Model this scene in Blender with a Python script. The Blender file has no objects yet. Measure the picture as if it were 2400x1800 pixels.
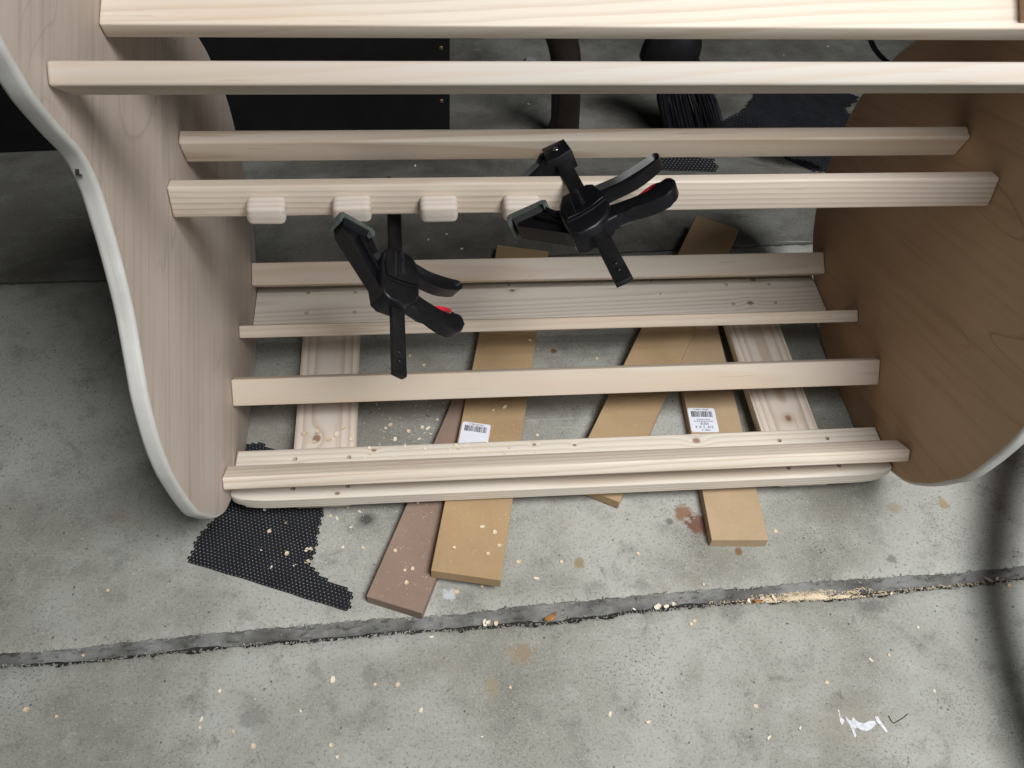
import bpy, bmesh, math, random
from mathutils import Vector, Matrix, noise

scene = bpy.context.scene
col = scene.collection
random.seed(7)

# ------------------------------------------------------------------ camera
FZ = 0.061            # height of the base boards' top over the floor
cam_d = bpy.data.cameras.new('camera')
cam = bpy.data.objects.new('camera', cam_d)
col.objects.link(cam)
right = Vector((0.99501261, -0.08494403, 0.05229164))
fwd = Vector((0.09447337, 0.63428065, -0.76730883)).normalized()
right = (right - fwd * right.dot(fwd)).normalized()
up = right.cross(fwd)
cam.matrix_world = Matrix(((right.x, up.x, -fwd.x, 0.27522),
                           (right.y, up.y, -fwd.y, -0.79471),
                           (right.z, up.z, -fwd.z, 1.09087 + FZ),
                           (0, 0, 0, 1)))
cam_d.sensor_width = 36
cam_d.lens = 36 * 2136.8 / 2400
cam_d.clip_start = 0.02
cam_d.clip_end = 60
scene.camera = cam

# ------------------------------------------------------------------ light
world = bpy.data.worlds.new('World')
scene.world = world
world.use_nodes = True
wb = world.node_tree.nodes['Background']
wb.inputs[0].default_value = (0.90, 0.96, 1.0, 1)
wb.inputs[1].default_value = 0.008


def area_light(name, loc, target, sx, sy, power, color):
    d = bpy.data.lights.new(name, 'AREA')
    d.shape = 'RECTANGLE'; d.size = sx; d.size_y = sy
    d.energy = power; d.color = color
    o = bpy.data.objects.new(name, d)
    col.objects.link(o)
    o.location = loc
    o.rotation_euler = (Vector(target) - Vector(loc)).to_track_quat('-Z', 'Y').to_euler()
    return o


key = area_light('garage_light', (1.38, -1.45, 3.05), (0.66, -0.18, 0.1), 1.65, 1.05, 26, (0.985, 0.985, 0.985))
key.data.spread = math.radians(70)
area_light('garage_door_daylight', (2.8, -2.3, 1.2), (0.5, 0.0, 0.35), 2.0, 1.6, 9.0, (0.90, 0.955, 1.0))

scene.view_settings.view_transform = 'Standard'
scene.view_settings.look = 'None'
scene.view_settings.exposure = 0
scene.view_settings.gamma = 1
scene.render.engine = 'CYCLES'


# ------------------------------------------------------------------ node helper
class NT:
    def __init__(self, name):
        self.m = bpy.data.materials.new(name)
        self.m.use_nodes = True
        self.t = self.m.node_tree
        self.b = self.t.nodes['Principled BSDF']

    def n(self, typ, **kw):
        x = self.t.nodes.new(typ)
        for k, v in kw.items():
            setattr(x, k, v)
        return x

    def put(self, sock, v):
        if v is None:
            return
        if hasattr(v, 'is_output'):
            self.t.links.new(v, sock)
        else:
            if sock.type == 'RGBA' and len(v) == 3:
                v = (*v, 1)
            sock.default_value = v

    def math(self, op, a, b=None, c=None, clamp=False):
        x = self.n('ShaderNodeMath', operation=op, use_clamp=clamp)
        self.put(x.inputs[0], a); self.put(x.inputs[1], b); self.put(x.inputs[2], c)
        return x.outputs[0]

    def coords(self):
        c = self.n('ShaderNodeTexCoord').outputs['Object']
        s = self.n('ShaderNodeSeparateXYZ'); self.put(s.inputs[0], c)
        return c, s.outputs[0], s.outputs[1], s.outputs[2]

    def vec(self, x, y, z):
        c = self.n('ShaderNodeCombineXYZ')
        self.put(c.inputs[0], x); self.put(c.inputs[1], y); self.put(c.inputs[2], z)
        return c.outputs[0]

    def map(self, v, scale=(1, 1, 1), loc=(0, 0, 0), rot=(0, 0, 0)):
        m = self.n('ShaderNodeMapping')
        self.put(m.inputs[0], v)
        m.inputs['Location'].default_value = loc
        m.inputs['Rotation'].default_value = rot
        m.inputs['Scale'].default_value = scale
        return m.outputs[0]

    def noise(self, v, scale=1, detail=4, rough=.5, dist=0, color=False):
        x = self.n('ShaderNodeTexNoise')
        self.put(x.inputs['Vector'], v)
        x.inputs['Scale'].default_value = scale
        x.inputs['Detail'].default_value = detail
        x.inputs['Roughness'].default_value = rough
        x.inputs['Distortion'].default_value = dist
        return x.outputs['Color' if color else 'Fac']

    def voro(self, v, scale, rnd=1.0):
        x = self.n('ShaderNodeTexVoronoi')
        self.put(x.inputs['Vector'], v)
        x.inputs['Scale'].default_value = scale
        x.inputs['Randomness'].default_value = rnd
        return x

    def ramp(self, f, stops, interp='LINEAR'):
        r = self.n('ShaderNodeValToRGB')
        r.color_ramp.interpolation = interp
        e = r.color_ramp.elements
        while len(e) < len(stops):
            e.new(0.5)
        for i, (p, c) in enumerate(stops):
            e[i].position = p
            if not hasattr(c, '__len__'):
                c = (c, c, c)
            e[i].color = (*c, 1) if len(c) == 3 else c
        self.put(r.inputs[0], f)
        return r.outputs[0]

    def mix(self, f, a, b, mode='MIX'):
        x = self.n('ShaderNodeMix', data_type='RGBA', blend_type=mode)
        self.put(x.inputs[0], f); self.put(x.inputs[6], a); self.put(x.inputs[7], b)
        return x.outputs[2]

    def smooth(self, v, lo, hi, a=0., b=1.):
        x = self.n('ShaderNodeMapRange', interpolation_type='SMOOTHSTEP')
        self.put(x.inputs[0], v)
        for i, q in enumerate((lo, hi, a, b)):
            x.inputs[i + 1].default_value = q
        return x.outputs[0]

    def bump(self, h, strength=.2, dist=.001):
        x = self.n('ShaderNodeBump')
        x.inputs['Strength'].default_value = strength
        x.inputs['Distance'].default_value = dist
        self.put(x.inputs['Height'], h)
        self.put(self.b.inputs['Normal'], x.outputs[0])

    def done(self, color, rough=.6, spec=.4):
        self.put(self.b.inputs['Base Color'], color)
        self.put(self.b.inputs['Roughness'], rough)
        self.b.inputs['Specular IOR Level'].default_value = spec
        return self.m


def pine(name, seed, pith=(0.0, 0.10), tilt=(0.0, 0.0), period=.005, warp=.006, contrast=.5,
         light=(.705, .63, .535), late=(.43, .315, .215), knots=(), pink=.25):
    """sawn softwood: growth rings about a (tilted) pith that runs along local X"""
    t = NT(name)
    v, x, y, z = t.coords()
    off = (seed * 3.17, seed * 1.91, seed * 0.73)
    n1 = t.noise(t.map(v, (1.6, 9, 9), off), 1, 3, .5)
    n2 = t.noise(t.map(v, (7, 60, 60), off), 1, 2, .5)
    yy = t.math('SUBTRACT', y, t.math('MULTIPLY_ADD', x, tilt[0], pith[0]))
    zz = t.math('SUBTRACT', z, t.math('MULTIPLY_ADD', x, tilt[1], pith[1]))
    r = t.math('SQRT', t.math('ADD', t.math('MULTIPLY', yy, yy), t.math('MULTIPLY', zz, zz)))
    r = t.math('ADD', r, t.math('MULTIPLY', t.math('SUBTRACT', n1, .5), warp * 2))
    r = t.math('ADD', r, t.math('MULTIPLY', t.math('SUBTRACT', n2, .5), warp * .12))
    kmask = None
    for (kx, ky, kr) in knots:
        dx = t.math('MULTIPLY', t.math('SUBTRACT', x, kx), .75)
        dy = t.math('SUBTRACT', y, ky)
        d = t.math('SQRT', t.math('ADD', t.math('MULTIPLY', dx, dx), t.math('MULTIPLY', dy, dy)))
        g = t.math('EXPONENT', t.math('MULTIPLY', t.math('POWER', t.math('DIVIDE', d, kr * 2.2), 2), -1))
        r = t.math('ADD', r, t.math('MULTIPLY', g, kr * .9))
        d = t.math('ADD', d, t.math('MULTIPLY', t.math('SUBTRACT', n2, .5), kr * .8))
        k = t.smooth(d, kr * 1.05, kr * .45)
        kmask = k if kmask is None else t.math('MAXIMUM', kmask, k)
    ph = t.math('FRACT', t.math('DIVIDE', r, period))
    ring = t.ramp(ph, [(0, .12), (.10, 0), (.45, .12), (.80, .85), (.90, 1), (.97, .5), (1, .12)])
    amp = t.ramp(t.noise(t.map(v, (2.2, 25, 25), off), 1, 3), [(.25, .45), (.75, 1)])
    f = t.math('MULTIPLY', t.math('MULTIPLY', ring, amp), contrast)
    c = t.mix(f, light, late)
    tint = t.noise(t.map(v, (2.0, 14, 14), (off[1], off[2], off[0])), 1, 3)
    c = t.mix(t.math('MULTIPLY', t.smooth(tint, .42, .72), pink), c, (.64, .46, .305))
    fib = t.noise(t.map(v, (14, 900, 900), off), 1, 2)
    c = t.mix(t.math('MULTIPLY', t.smooth(fib, .5, .75), .16), c, (.50, .37, .25))
    streak = t.noise(t.map(v, (9, 170, 170), off), 1, 2)
    c = t.mix(t.math('MULTIPLY', t.smooth(streak, .66, .74), .30), c, (.40, .27, .17))
    if kmask is not None:
        c = t.mix(t.math('MULTIPLY', kmask, .8), c, (.20, .10, .05))
    t.bump(t.math('MULTIPLY_ADD', fib, .5, t.math('MULTIPLY', f, -.6)), .25, .0006)
    return t.done(c, t.ramp(fib, [(0, .5), (1, .68)]), .35)


def plywood(name, seed, a, b, line, line_amt, streak_amt, rot):
    """rotary-cut veneer: streaks along Z and thin cathedral contour lines (local Y/Z plane)"""
    t = NT(name)
    v, x, y, z = t.coords()
    v = t.map(v, (1, 1, 1), (seed, seed * 2.3, seed * .7), (math.radians(rot), 0, 0))
    big = t.noise(t.map(v, (1, 7, 1.3)), 1, 4, .55, .4)
    c = t.mix(t.smooth(big, .32, .68), a, b)
    st = t.noise(t.map(v, (1, 95, 3.0)), 1, 5, .6, .25)
    c = t.mix(t.math('MULTIPLY', t.smooth(st, .45, .75), streak_amt), c, tuple(k * .55 for k in b))
    pale = t.noise(t.map(v, (1, 45, 2.2), (4, 5, 6)), 1, 3, .5, .3)
    c = t.mix(t.math('MULTIPLY', t.smooth(pale, .55, .8), streak_amt * .55), c, tuple(min(1, k * 1.25) for k in a))
    w = t.noise(t.map(v, (1, 4.0, 1.1), (9, 2, 3)), 1, 2.5, .5, .5)
    ph = t.math('FRACT', t.math('MULTIPLY', w, 13.0))
    ln = t.math('MULTIPLY', t.smooth(ph, .90, .985), t.smooth(ph, 1.0, .985))
    gate = t.smooth(t.noise(t.map(v, (1, 6, 4), (1, 7, 2)), 1, 2), .38, .6)
    c = t.mix(t.math('MULTIPLY', t.math('MULTIPLY', ln, gate), line_amt), c, line)
    dust = t.voro(t.map(v, (1, 1, .6)), 55)
    dm = t.math('MULTIPLY', t.smooth(dust.outputs['Distance'], .07, .02), t.smooth(t.noise(v, 9, 2), .56, .66))
    c = t.mix(t.math('MULTIPLY', dm, .8), c, (.80, .80, .80))
    t.bump(st, .12, .0005)
    return t.done(c, .58, .3)


def simple(name, c, rough=.5, spec=.5, var=.25, scale=60, metallic=0, bump=.0, stretch=(1, 1, 1)):
    t = NT(name)
    v, x, y, z = t.coords()
    n = t.noise(t.map(v, stretch), scale, 5, .6)
    n2 = t.noise(v, scale * .13 + 2, 3, .6)
    f = t.math('MULTIPLY_ADD', n, .6, t.math('MULTIPLY', n2, .4))
    cc = t.mix(t.smooth(f, .3, .7), tuple(k * (1 - var) for k in c), tuple(min(1, k * (1 + var)) for k in c))
    if bump:
        t.bump(n, bump, .0008)
    t.b.inputs['Metallic'].default_value = metallic
    return t.done(cc, t.ramp(n2, [(.3, max(0.05, rough - .08)), (.7, min(1, rough + .08))]), spec)


def mdf(name, c, seed):
    t = NT(name)
    v, x, y, z = t.coords()
    n = t.noise(t.map(v, (1, 1, 1), (seed, 0, 0)), 420, 3, .65)
    fl = t.noise(t.map(v, (230, 620, 600), (seed, 1, 0)), 1, 2, .5)
    big = t.noise(v, 9, 4, .6)
    cc = t.mix(t.smooth(big, .3, .7), tuple(k * .90 for k in c), tuple(k * 1.08 for k in c))
    cc = t.mix(t.math('MULTIPLY', t.smooth(n, .52, .72), .35), cc, tuple(k * .55 for k in c))
    cc = t.mix(t.math('MULTIPLY', t.smooth(fl, .62, .75), .35), cc, tuple(min(1, k * 1.5) for k in c))
    t.bump(n, .15, .0005)
    return t.done(cc, .72, .25)


M = {}
M['edge'] = None


def edge_mat():
    t = NT('panel_edge_filler')
    v, x, y, z = t.coords()
    ply = t.noise(t.map(v, (700, 6, 6)), 1, 2, .5)
    big = t.noise(v, 14, 5, .6)
    c = t.mix(t.smooth(big, .35, .7), (.58, .575, .54), (.68, .675, .64))
    c = t.mix(t.math('MULTIPLY', t.smooth(ply, .5, .7), .35), c, (.52, .47, .40))
    st = t.noise(t.map(v, (1, 1, 1), (3.3, 1, 2)), 22, 6, .7)
    c = t.mix(t.math('MULTIPLY', t.smooth(st, .66, .74), .5), c, (.45, .36, .24))
    t.bump(st, .1, .001)
    return t.done(c, .6, .3)


M['edge'] = edge_mat()
M['ply_left'] = plywood('plywood_veneer_pale', 1.3, (.61, .525, .460), (.515, .43, .365), (.31, .235, .185), .34, .42, 56)
M['ply_right'] = plywood('plywood_veneer_brown', 6.1, (.60, .415, .275), (.50, .33, .205), (.27, .165, .095), .42, .30, 109)
M['black'] = simple('black_plastic', (.0060, .0062, .0078), .40, .38, .3, 90)
M['black_rough'] = simple('black_steel_bar', (.0085, .0085, .0095), .45, .38, .45, 70, .1)
M['pad'] = simple('grey_green_rubber', (.105, .125, .115), .75, .25, .2, 200)
M['red'] = simple('red_plastic', (.50, .018, .035), .4, .5, .15, 60)
M['steel'] = simple('steel', (.55, .57, .60), .28, .5, .1, 300, 1)
M['cabinet'] = simple('black_painted_board', (.0065, .0062, .0065), .65, .25, .3, 30)
M['brass'] = simple('brass_screw', (.42, .30, .16), .4, .5, .2, 400, .8)
M['pipe'] = simple('dark_brown_metal', (.020, .0145, .0125), .5, .35, .5, 24)
M['greyplastic'] = simple('grey_plastic', (.16, .165, .175), .45, .4, .3, 60)
M['bristle'] = simple('black_bristle', (.017, .018, .024), .5, .4, .4, 40)
M['mat'] = simple('black_rubber_mesh', (.017, .018, .022), .8, .18, .35, 300)
M['shaving'] = simple('pine_shaving', (.66, .53, .37), .7, .25, .3, 160)
M['shaving2'] = simple('pine_shaving_pale', (.74, .66, .53), .7, .25, .15, 160)
M['leaf'] = simple('dry_leaf', (.36, .17, .05), .6, .3, .4, 120)
M['paper'] = simple('label_paper', (.74, .76, .84), .55, .3, .04, 80)
M['ink'] = simple('label_ink', (.02, .022, .03), .6, .2, .2, 80)
M['emboss'] = simple('embossed_plastic', (.030, .031, .038), .4, .5, .3, 90)
M['whitepaint'] = simple('white_paint', (.66, .68, .71), .6, .3, .28, 260, bump=.4)
M['greystem'] = simple('dry_stem', (.060, .062, .045), .8, .2, .3, 200)
M['sawdust'] = simple('sawdust', (.60, .50, .36), .85, .15, .4, 900)
M['filler'] = None


# ------------------------------------------------------------------ mesh helpers
def obj(name, bm, mat=None, parent=None, smooth=False, matrix=None):
    me = bpy.data.meshes.new(name)
    bmesh.ops.recalc_face_normals(bm, faces=bm.faces[:])
    bm.to_mesh(me); bm.free()
    o = bpy.data.objects.new(name, me)
    col.objects.link(o)
    if mat:
        for m in (mat if isinstance(mat, (list, tuple)) else [mat]):
            me.materials.append(m)
    if smooth:
        for p in me.polygons:
            p.use_smooth = True
        try:
            me.set_sharp_from_angle(angle=math.radians(38))
        except Exception:
            pass
    if parent:
        o.parent = parent
    if matrix is not None:
        o.matrix_local = matrix
    return o


def tag(o, label=None, cat=None, group=None, kind=None):
    if label: o['label'] = label
    if cat: o['category'] = cat
    if group: o['group'] = group
    if kind: o['kind'] = kind
    return o


def empty(name, loc=(0, 0, 0)):
    o = bpy.data.objects.new(name, None)
    o.empty_display_size = .05
    col.objects.link(o)
    o.location = loc
    return o


def box_bm(sx, sy, sz, bev=0., seg=2):
    bm = bmesh.new()
    bmesh.ops.create_cube(bm, size=1)
    bmesh.ops.scale(bm, vec=(sx, sy, sz), verts=bm.verts)
    if bev:
        bmesh.ops.bevel(bm, geom=bm.edges[:], offset=bev, segments=seg, profile=.5, affect='EDGES')
    return bm


def prism_bm(pts, h0, h1, bev=0., seg=2, bm=None):
    """polygon in local XY extruded from z=h0 to z=h1"""
    own = bm is None
    bm = bmesh.new() if own else bm
    area = sum(pts[i - 1][0] * pts[i][1] - pts[i][0] * pts[i - 1][1] for i in range(len(pts)))
    if area < 0:
        pts = pts[::-1]
    lo = [bm.verts.new((p[0], p[1], h0)) for p in pts]
    hi = [bm.verts.new((p[0], p[1], h1)) for p in pts]
    n = len(pts)
    fs = [bm.faces.new(lo[::-1]), bm.faces.new(hi)]
    for i in range(n):
        fs.append(bm.faces.new((lo[i], lo[(i + 1) % n], hi[(i + 1) % n], hi[i])))
    if bev:
        ed = set()
        for f in fs[:2]:
            ed.update(f.edges)
        bmesh.ops.bevel(bm, geom=list(ed), offset=bev, segments=seg, profile=.5, affect='EDGES')
    return bm


def tube_bm(path, rad, seg=10, bm=None, caps=True):
    own = bm is None
    bm = bmesh.new() if own else bm
    path = [Vector(p) for p in path]
    rings = []
    n = len(path)
    for i, p in enumerate(path):
        d = (path[min(i + 1, n - 1)] - path[max(i - 1, 0)]).normalized()
        a = d.orthogonal().normalized() if i == 0 else (prev - d * prev.dot(d)).normalized()
        prev = a
        b = d.cross(a)
        r = rad[i] if hasattr(rad, '__len__') else rad
        rings.append([bm.verts.new(p + (a * math.cos(k * 2 * math.pi / seg) + b * math.sin(k * 2 * math.pi / seg)) * r) for k in range(seg)])
    for A, B in zip(rings, rings[1:]):
        for k in range(seg):
            bm.faces.new((A[k], A[(k + 1) % seg], B[(k + 1) % seg], B[k]))
    if caps:
        bm.faces.new(rings[0][::-1]); bm.faces.new(rings[-1])
    return bm


def catmull(pts, per=8, closed=True):
    out = []
    n = len(pts)
    rng = range(n) if closed else range(n - 1)
    for i in rng:
        g = lambda k: pts[k % n] if closed else pts[max(0, min(n - 1, k))]
        p0, p1, p2, p3 = g(i - 1), g(i), g(i + 1), g(i + 2)
        for j in range(per):
            t = j / per
            out.append(tuple(.5 * ((2 * b) + (-a + c) * t + (2 * a - 5 * b + 4 * c - d) * t * t + (-a + 3 * b - 3 * c + d) * t ** 3)
                             for a, b, c, d in zip(p0, p1, p2, p3)))
    if not closed:
        out.append(tuple(pts[-1]))
    return out


def frame(origin, X, Y):
    X = Vector(X).normalized()
    Y = Vector(Y); Y = (Y - X * Y.dot(X)).normalized()
    Z = X.cross(Y)
    return Matrix(((X.x, Y.x, Z.x, origin[0]), (X.y, Y.y, Z.y, origin[1]), (X.z, Y.z, Z.z, origin[2]), (0, 0, 0, 1)))


def interp(poly, x):
    if x <= poly[0][0]:
        (x0, y0), (x1, y1) = poly[0], poly[1]
    elif x >= poly[-1][0]:
        (x0, y0), (x1, y1) = poly[-2], poly[-1]
    else:
        for (x0, y0), (x1, y1) in zip(poly, poly[1:]):
            if x0 <= x <= x1:
                break
    return y0 + (y1 - y0) * (x - x0) / (x1 - x0)


# ------------------------------------------------------------------ the floor
JU = [(-2.5, -.30), (-0.3099, -0.2625), (-0.2786, -0.2628), (-0.1786, -0.2627), (-0.1365, -0.2575), (-0.0198, -0.252), (0.0998, -0.2478), (0.1915, -0.2449), (0.2657, -0.2444), (0.3158, -0.2443), (0.3833, -0.2383), (0.464, -0.2342), (0.5452, -0.2319), (0.6452, -0.2274), (0.7111, -0.2299), (0.8143, -0.2246), (0.9528, -0.2232), (1.0406, -0.2234), (1.1358, -0.2189), (3.2, -.15)]
JL = [(-2.5, -.315), (-0.3053, -0.2792), (-0.2741, -0.2801), (-0.2027, -0.2829), (-0.1465, -0.2802), (-0.075, -0.2755), (-0.0283, -0.2753), (0.0359, -0.2714), (0.0954, -0.2719), (0.1767, -0.2688), (0.2346, -0.2658), (0.2686, -0.266), (0.3147, -0.2676), (0.381, -0.265), (0.4279, -0.266), (0.5083, -0.2609), (0.561, -0.2553), (0.666, -0.2513), (0.7723, -0.2525), (0.8732, -0.2533), (0.9609, -0.2472), (1.0318, -0.2444), (1.1265, -0.2386), (3.2, -.16)]
J2 = [(-2.5, .40), (-0.4558, 0.4218), (-0.2765, 0.4246), (0.4032, 0.4611), (0.5603, 0.4684), (0.6711, 0.4726), (3.2, .58)]


def concrete(name, dirt):  # dirt sets only how strongly the slab is darkened
    t = NT(name)
    v, x, y, z = t.coords()
    big = t.noise(v, 2.6, 6, .6, .3)
    mid = t.noise(v, 17, 8, .68, .2)
    fine = t.noise(v, 240, 4, .7)
    grit = t.noise(v, 620, 2, .6)
    c = t.mix(t.smooth(big, .36, .64), (.222, .218, .184), (.392, .393, .358))
    c = t.mix(t.math('MULTIPLY', t.smooth(mid, .50, .68), .55), c, (.165, .163, .143))
    c = t.mix(t.math('MULTIPLY', t.smooth(mid, .46, .28), .40), c, (.46, .47, .455))
    c = t.mix(t.math('MULTIPLY', t.smooth(fine, .52, .66), .56), c, (.12, .122, .110))
    c = t.mix(t.math('MULTIPLY', t.smooth(grit, .58, .70), .55), c, (.56, .57, .55))
    sand = t.noise(t.map(v, (1, 1, 1), (3, 8, 2)), 300, 2, .6)
    c = t.mix(t.math('MULTIPLY', t.smooth(sand, .58, .68), .32), c, (.50, .50, .47))
    tan = t.noise(t.map(v, (1, 1, 1), (7, 3, 1)), 6.5, 6, .65, .5)
    c = t.mix(t.math('MULTIPLY', t.smooth(tan, .60, .76), .45), c, (.25, .205, .135))
    drk = t.noise(t.map(v, (1, 1, 1), (2, 9, 1)), 11, 7, .72, .3)
    c = t.mix(t.math('MULTIPLY', t.smooth(drk, .64, .76), .55), c, (.085, .080, .068))
    if dirt:            # rear slab darkened all over, more in mottled patches
        mottle = t.noise(t.map(v, (1, 1.6, 1), (3, 4, 1)), 3.4, 7, .65, .6)
        c = t.mix(t.smooth(mottle, .30, .62, dirt, dirt * .55), c, (.030, .027, .022))
    pits = t.voro(v, 75)
    pm = t.math('MULTIPLY', t.smooth(pits.outputs['Distance'], .16, .07), t.smooth(t.noise(v, 26, 3), .50, .62))
    c = t.mix(t.math('MULTIPLY', pm, .75), c, (.05, .05, .046))
    # blackish peppering under the bench
    pep = t.math('MULTIPLY', t.smooth(t.noise(v, 330, 3, .7), .56, .66), t.smooth(t.noise(t.map(v, (1, 1, 1), (5, 5, 5)), 10, 3), .50, .66))
    c = t.mix(t.math('MULTIPLY', pep, .7), c, (.03, .03, .026))
    scr = t.noise(t.map(v, (6, 190, 1), (1, 3, 5), (0, 0, .35)), 1, 3, .6, .4)
    c = t.mix(t.math('MULTIPLY', t.smooth(scr, .66, .74), .35), c, (.50, .51, .49))
    blot = t.noise(t.map(v, (1, 1, 1), (8, 1, 4)), 34, 5, .7, .6)
    c = t.mix(t.math('MULTIPLY', t.smooth(blot, .63, .70), .5), c, (.13, .125, .105))
    wob = t.noise(v, 95, 4, .65)
    wobc = t.math('SUBTRACT', wob, .5)

    def spot(c, cx, cy, rx, ry, colr, amt, ragged=1.6):
        dx = t.math('DIVIDE', t.math('SUBTRACT', x, cx), rx)
        dy = t.math('DIVIDE', t.math('SUBTRACT', y, cy), ry)
        d = t.math('SQRT', t.math('ADD', t.math('MULTIPLY', dx, dx), t.math('MULTIPLY', dy, dy)))
        d = t.math('ADD', d, t.math('MULTIPLY', wobc, ragged))
        return t.mix(t.math('MULTIPLY', t.smooth(d, 1.15, .50), amt), c, colr)
    c = spot(c, .6505, -.103, .017, .016, (.20, .085, .035), .8, 2.2)
    c = spot(c, .668, -.124, .019, .020, (.145, .062, .040), .9, 2.2)
    c = spot(c, .1832, -.0883, .010, .010, (.045, .045, .042), .9, .8)
    c = spot(c, .1832, -.0883, .018, .017, (.10, .10, .09), .5, .8)
    c = spot(c, .4842, -.1767, .009, .011, (.27, .205, .105), .85, .7)
    c = spot(c, .3901, -.3041, .020, .016, (.27, .19, .095), .6, 2.8)
    c = spot(c, .3462, -.3485, .009, .020, (.30, .23, .13), .45, 2.4)
    c = spot(c, .7185, -.1706, .006, .008, (.18, .09, .03), .85, 1.2)
    c = spot(c, 1.0566, -.1069, .008, .013, (.30, .21, .10), .7, 1.6)
    c = spot(c, .9769, -.1103, .014, .010, (.27, .20, .11), .5, 1.8)
    c = spot(c, .6276, -.1156, .0065, .0065, (.12, .125, .12), .8, .4)
    c = spot(c, .4945, .227, .007, .006, (.17, .085, .03), .9, 1.2)
    c = spot(c, .0496, -.3661, .020, .015, (.17, .168, .155), .5, 2.4)
    c = spot(c, .1936, -.3234, .012, .019, (.17, .165, .145), .5, 2.4)
    c = spot(c, .8897, -.268, .026, .010, (.12, .12, .112), .6, 2.6)
    c = spot(c, .805, -.425, .05, .035, (.31, .27, .21), .30, 2.2)
    c = spot(c, .30, -.215, .012, .009, (.62, .64, .68), .6, 2.6)
    c = spot(c, .943, -.1972, .008, .008, (.12, .12, .115), .6, 2.4)
    h = t.math('ADD', t.math('MULTIPLY', fine, .5), t.math('MULTIPLY', mid, .9))
    h = t.math('SUBTRACT', h, t.math('MULTIPLY', pm, .8))
    t.bump(h, .35, .0022)
    return t.done(c, t.ramp(mid, [(.3, .74), (.7, .88)]), .3)


M['concrete'] = concrete('concrete_floor', 0)
M['concrete_rear'] = concrete('concrete_floor_dark', .80)


def filler_mat():
    t = NT('joint_filler')
    v, x, y, z = t.coords()
    n = t.noise(t.map(v, (60, 160, 100)), 1, 5, .7)
    b = t.noise(v, 12, 4, .6)
    c = t.mix(t.smooth(b, .35, .65), (.105, .103, .096), (.235, .235, .228))
    c = t.mix(t.math('MULTIPLY', t.smooth(n, .52, .68), .7), c, (.03, .029, .027))
    c = t.mix(t.math('MULTIPLY', t.smooth(t.noise(v, 420, 2), .66, .74), .5), c, (.40, .38, .33))
    t.bump(n, .6, .004)
    return t.done(c, .85, .2)


M['filler'] = filler_mat()
XS = [-2.5, -1.6, -1.0] + [-.6 + i * .004 for i in range(int(2.2 / .004) + 1)] + [2.2, 3.2]


def jit(x, k, amp):
    return (noise.noise(Vector((x * 38, k, 0))) + .6 * noise.noise(Vector((x * 120, k + 7, 0))) + .35 * noise.noise(Vector((x * 300, k + 3, 0)))) * amp


def slab(name, lo, hi, klo, khi, amp_lo, amp_hi, ylo=None, yhi=None, mat='concrete'):
    bm = bmesh.new()
    rows = []
    for xx in XS:
        a = interp(lo, xx) + jit(xx, klo, amp_lo) if lo else ylo
        b = interp(hi, xx) + jit(xx, khi, amp_hi) if hi else yhi
        c_lo = .0025 + abs(jit(xx, klo + 20, .003)); c_hi = .0025 + abs(jit(xx, khi + 20, .003))
        prof = [(a, -.03), (a + .0004, -c_lo), (a + c_lo * 1.4, -.0004), (a + .02, 0),
                (b - .02, 0), (b - c_hi * 1.4, -.0004), (b - .0004, -c_hi), (b, -.03)]
        rows.append([bm.verts.new((xx, p[0], p[1])) for p in prof])
    for A, B in zip(rows, rows[1:]):
        for i in range(7):
            bm.faces.new((A[i], B[i], B[i + 1], A[i + 1]))
    o = obj(name, bm, M[mat], smooth=True)
    return tag(o, kind='structure')


slab('floor', None, JL, 0, 1, 0, .0034, ylo=-3.0)
slab('floor', JU, J2, 2, 3, .0026, .0012)
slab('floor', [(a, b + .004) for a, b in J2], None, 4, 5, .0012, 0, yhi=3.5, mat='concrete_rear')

bm = bmesh.new()
rows = []
for xx in XS:
    a = interp(JL, xx) - .004; b = interp(JU, xx) + .004
    r = []
    for i in range(9):
        f = i / 8
        hump = -.0022 - .0010 * math.cos(math.pi * f)
        low = .42 + .22 * noise.noise(Vector((xx * 22, 4, 4)))
        if f < low:
            hump -= .019 * (1 - f / low) ** .8
        if f > .9:
            hump -= .004
        hump += .0026 * noise.noise(Vector((xx * 90, f * 6, 3))) + .0018 * noise.noise(Vector((xx * 260, f * 14, 8))) + .0030 * min(0, noise.noise(Vector((xx * 14, f * 3, 5))))
        r.append(bm.verts.new((xx, a + (b - a) * f, hump)))
    rows.append(r)
for A, B in zip(rows, rows[1:]):
    for i in range(8):
        bm.faces.new((A[i], B[i], B[i + 1], A[i + 1]))
tag(obj('floor_joint', bm, M['filler'], smooth=True), kind='structure')
# black dirt lying in the open crack along the near edge of the joint
bm = bmesh.new()
rows = []
for xx in XS:
    a = interp(JL, xx) - .003; b = interp(JU, xx)
    wv = max(.12, .34 + .22 * noise.noise(Vector((xx * 17, 9, 1))) + .12 * noise.noise(Vector((xx * 70, 9, 3))))
    r = []
    for j in range(7):
        f = j / 6
        h = -.0016 - .0045 * math.sin(math.pi * f) + .0014 * noise.noise(Vector((xx * 180, f * 8, 4)))
        if j == 6:
            h = -.0085
        r.append(bm.verts.new((xx, a + (b - a) * wv * f, h)))
    rows.append(r)
for A, B in zip(rows, rows[1:]):
    for j in range(6):
        bm.faces.new((A[j], B[j], B[j + 1], A[j + 1]))
tag(obj('joint_dirt', bm, simple('black_dirt', (.030, .028, .025), .9, .1, .6, 420, bump=.6), smooth=True), 'black dirt lying in the open floor joint', 'dirt', kind='stuff')
bm = bmesh.new()
rows = []
for xx in XS:
    y0 = interp(J2, xx)
    rows.append([bm.verts.new((xx, y0 + d, -.008)) for d in (-.004, .008)])
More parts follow.
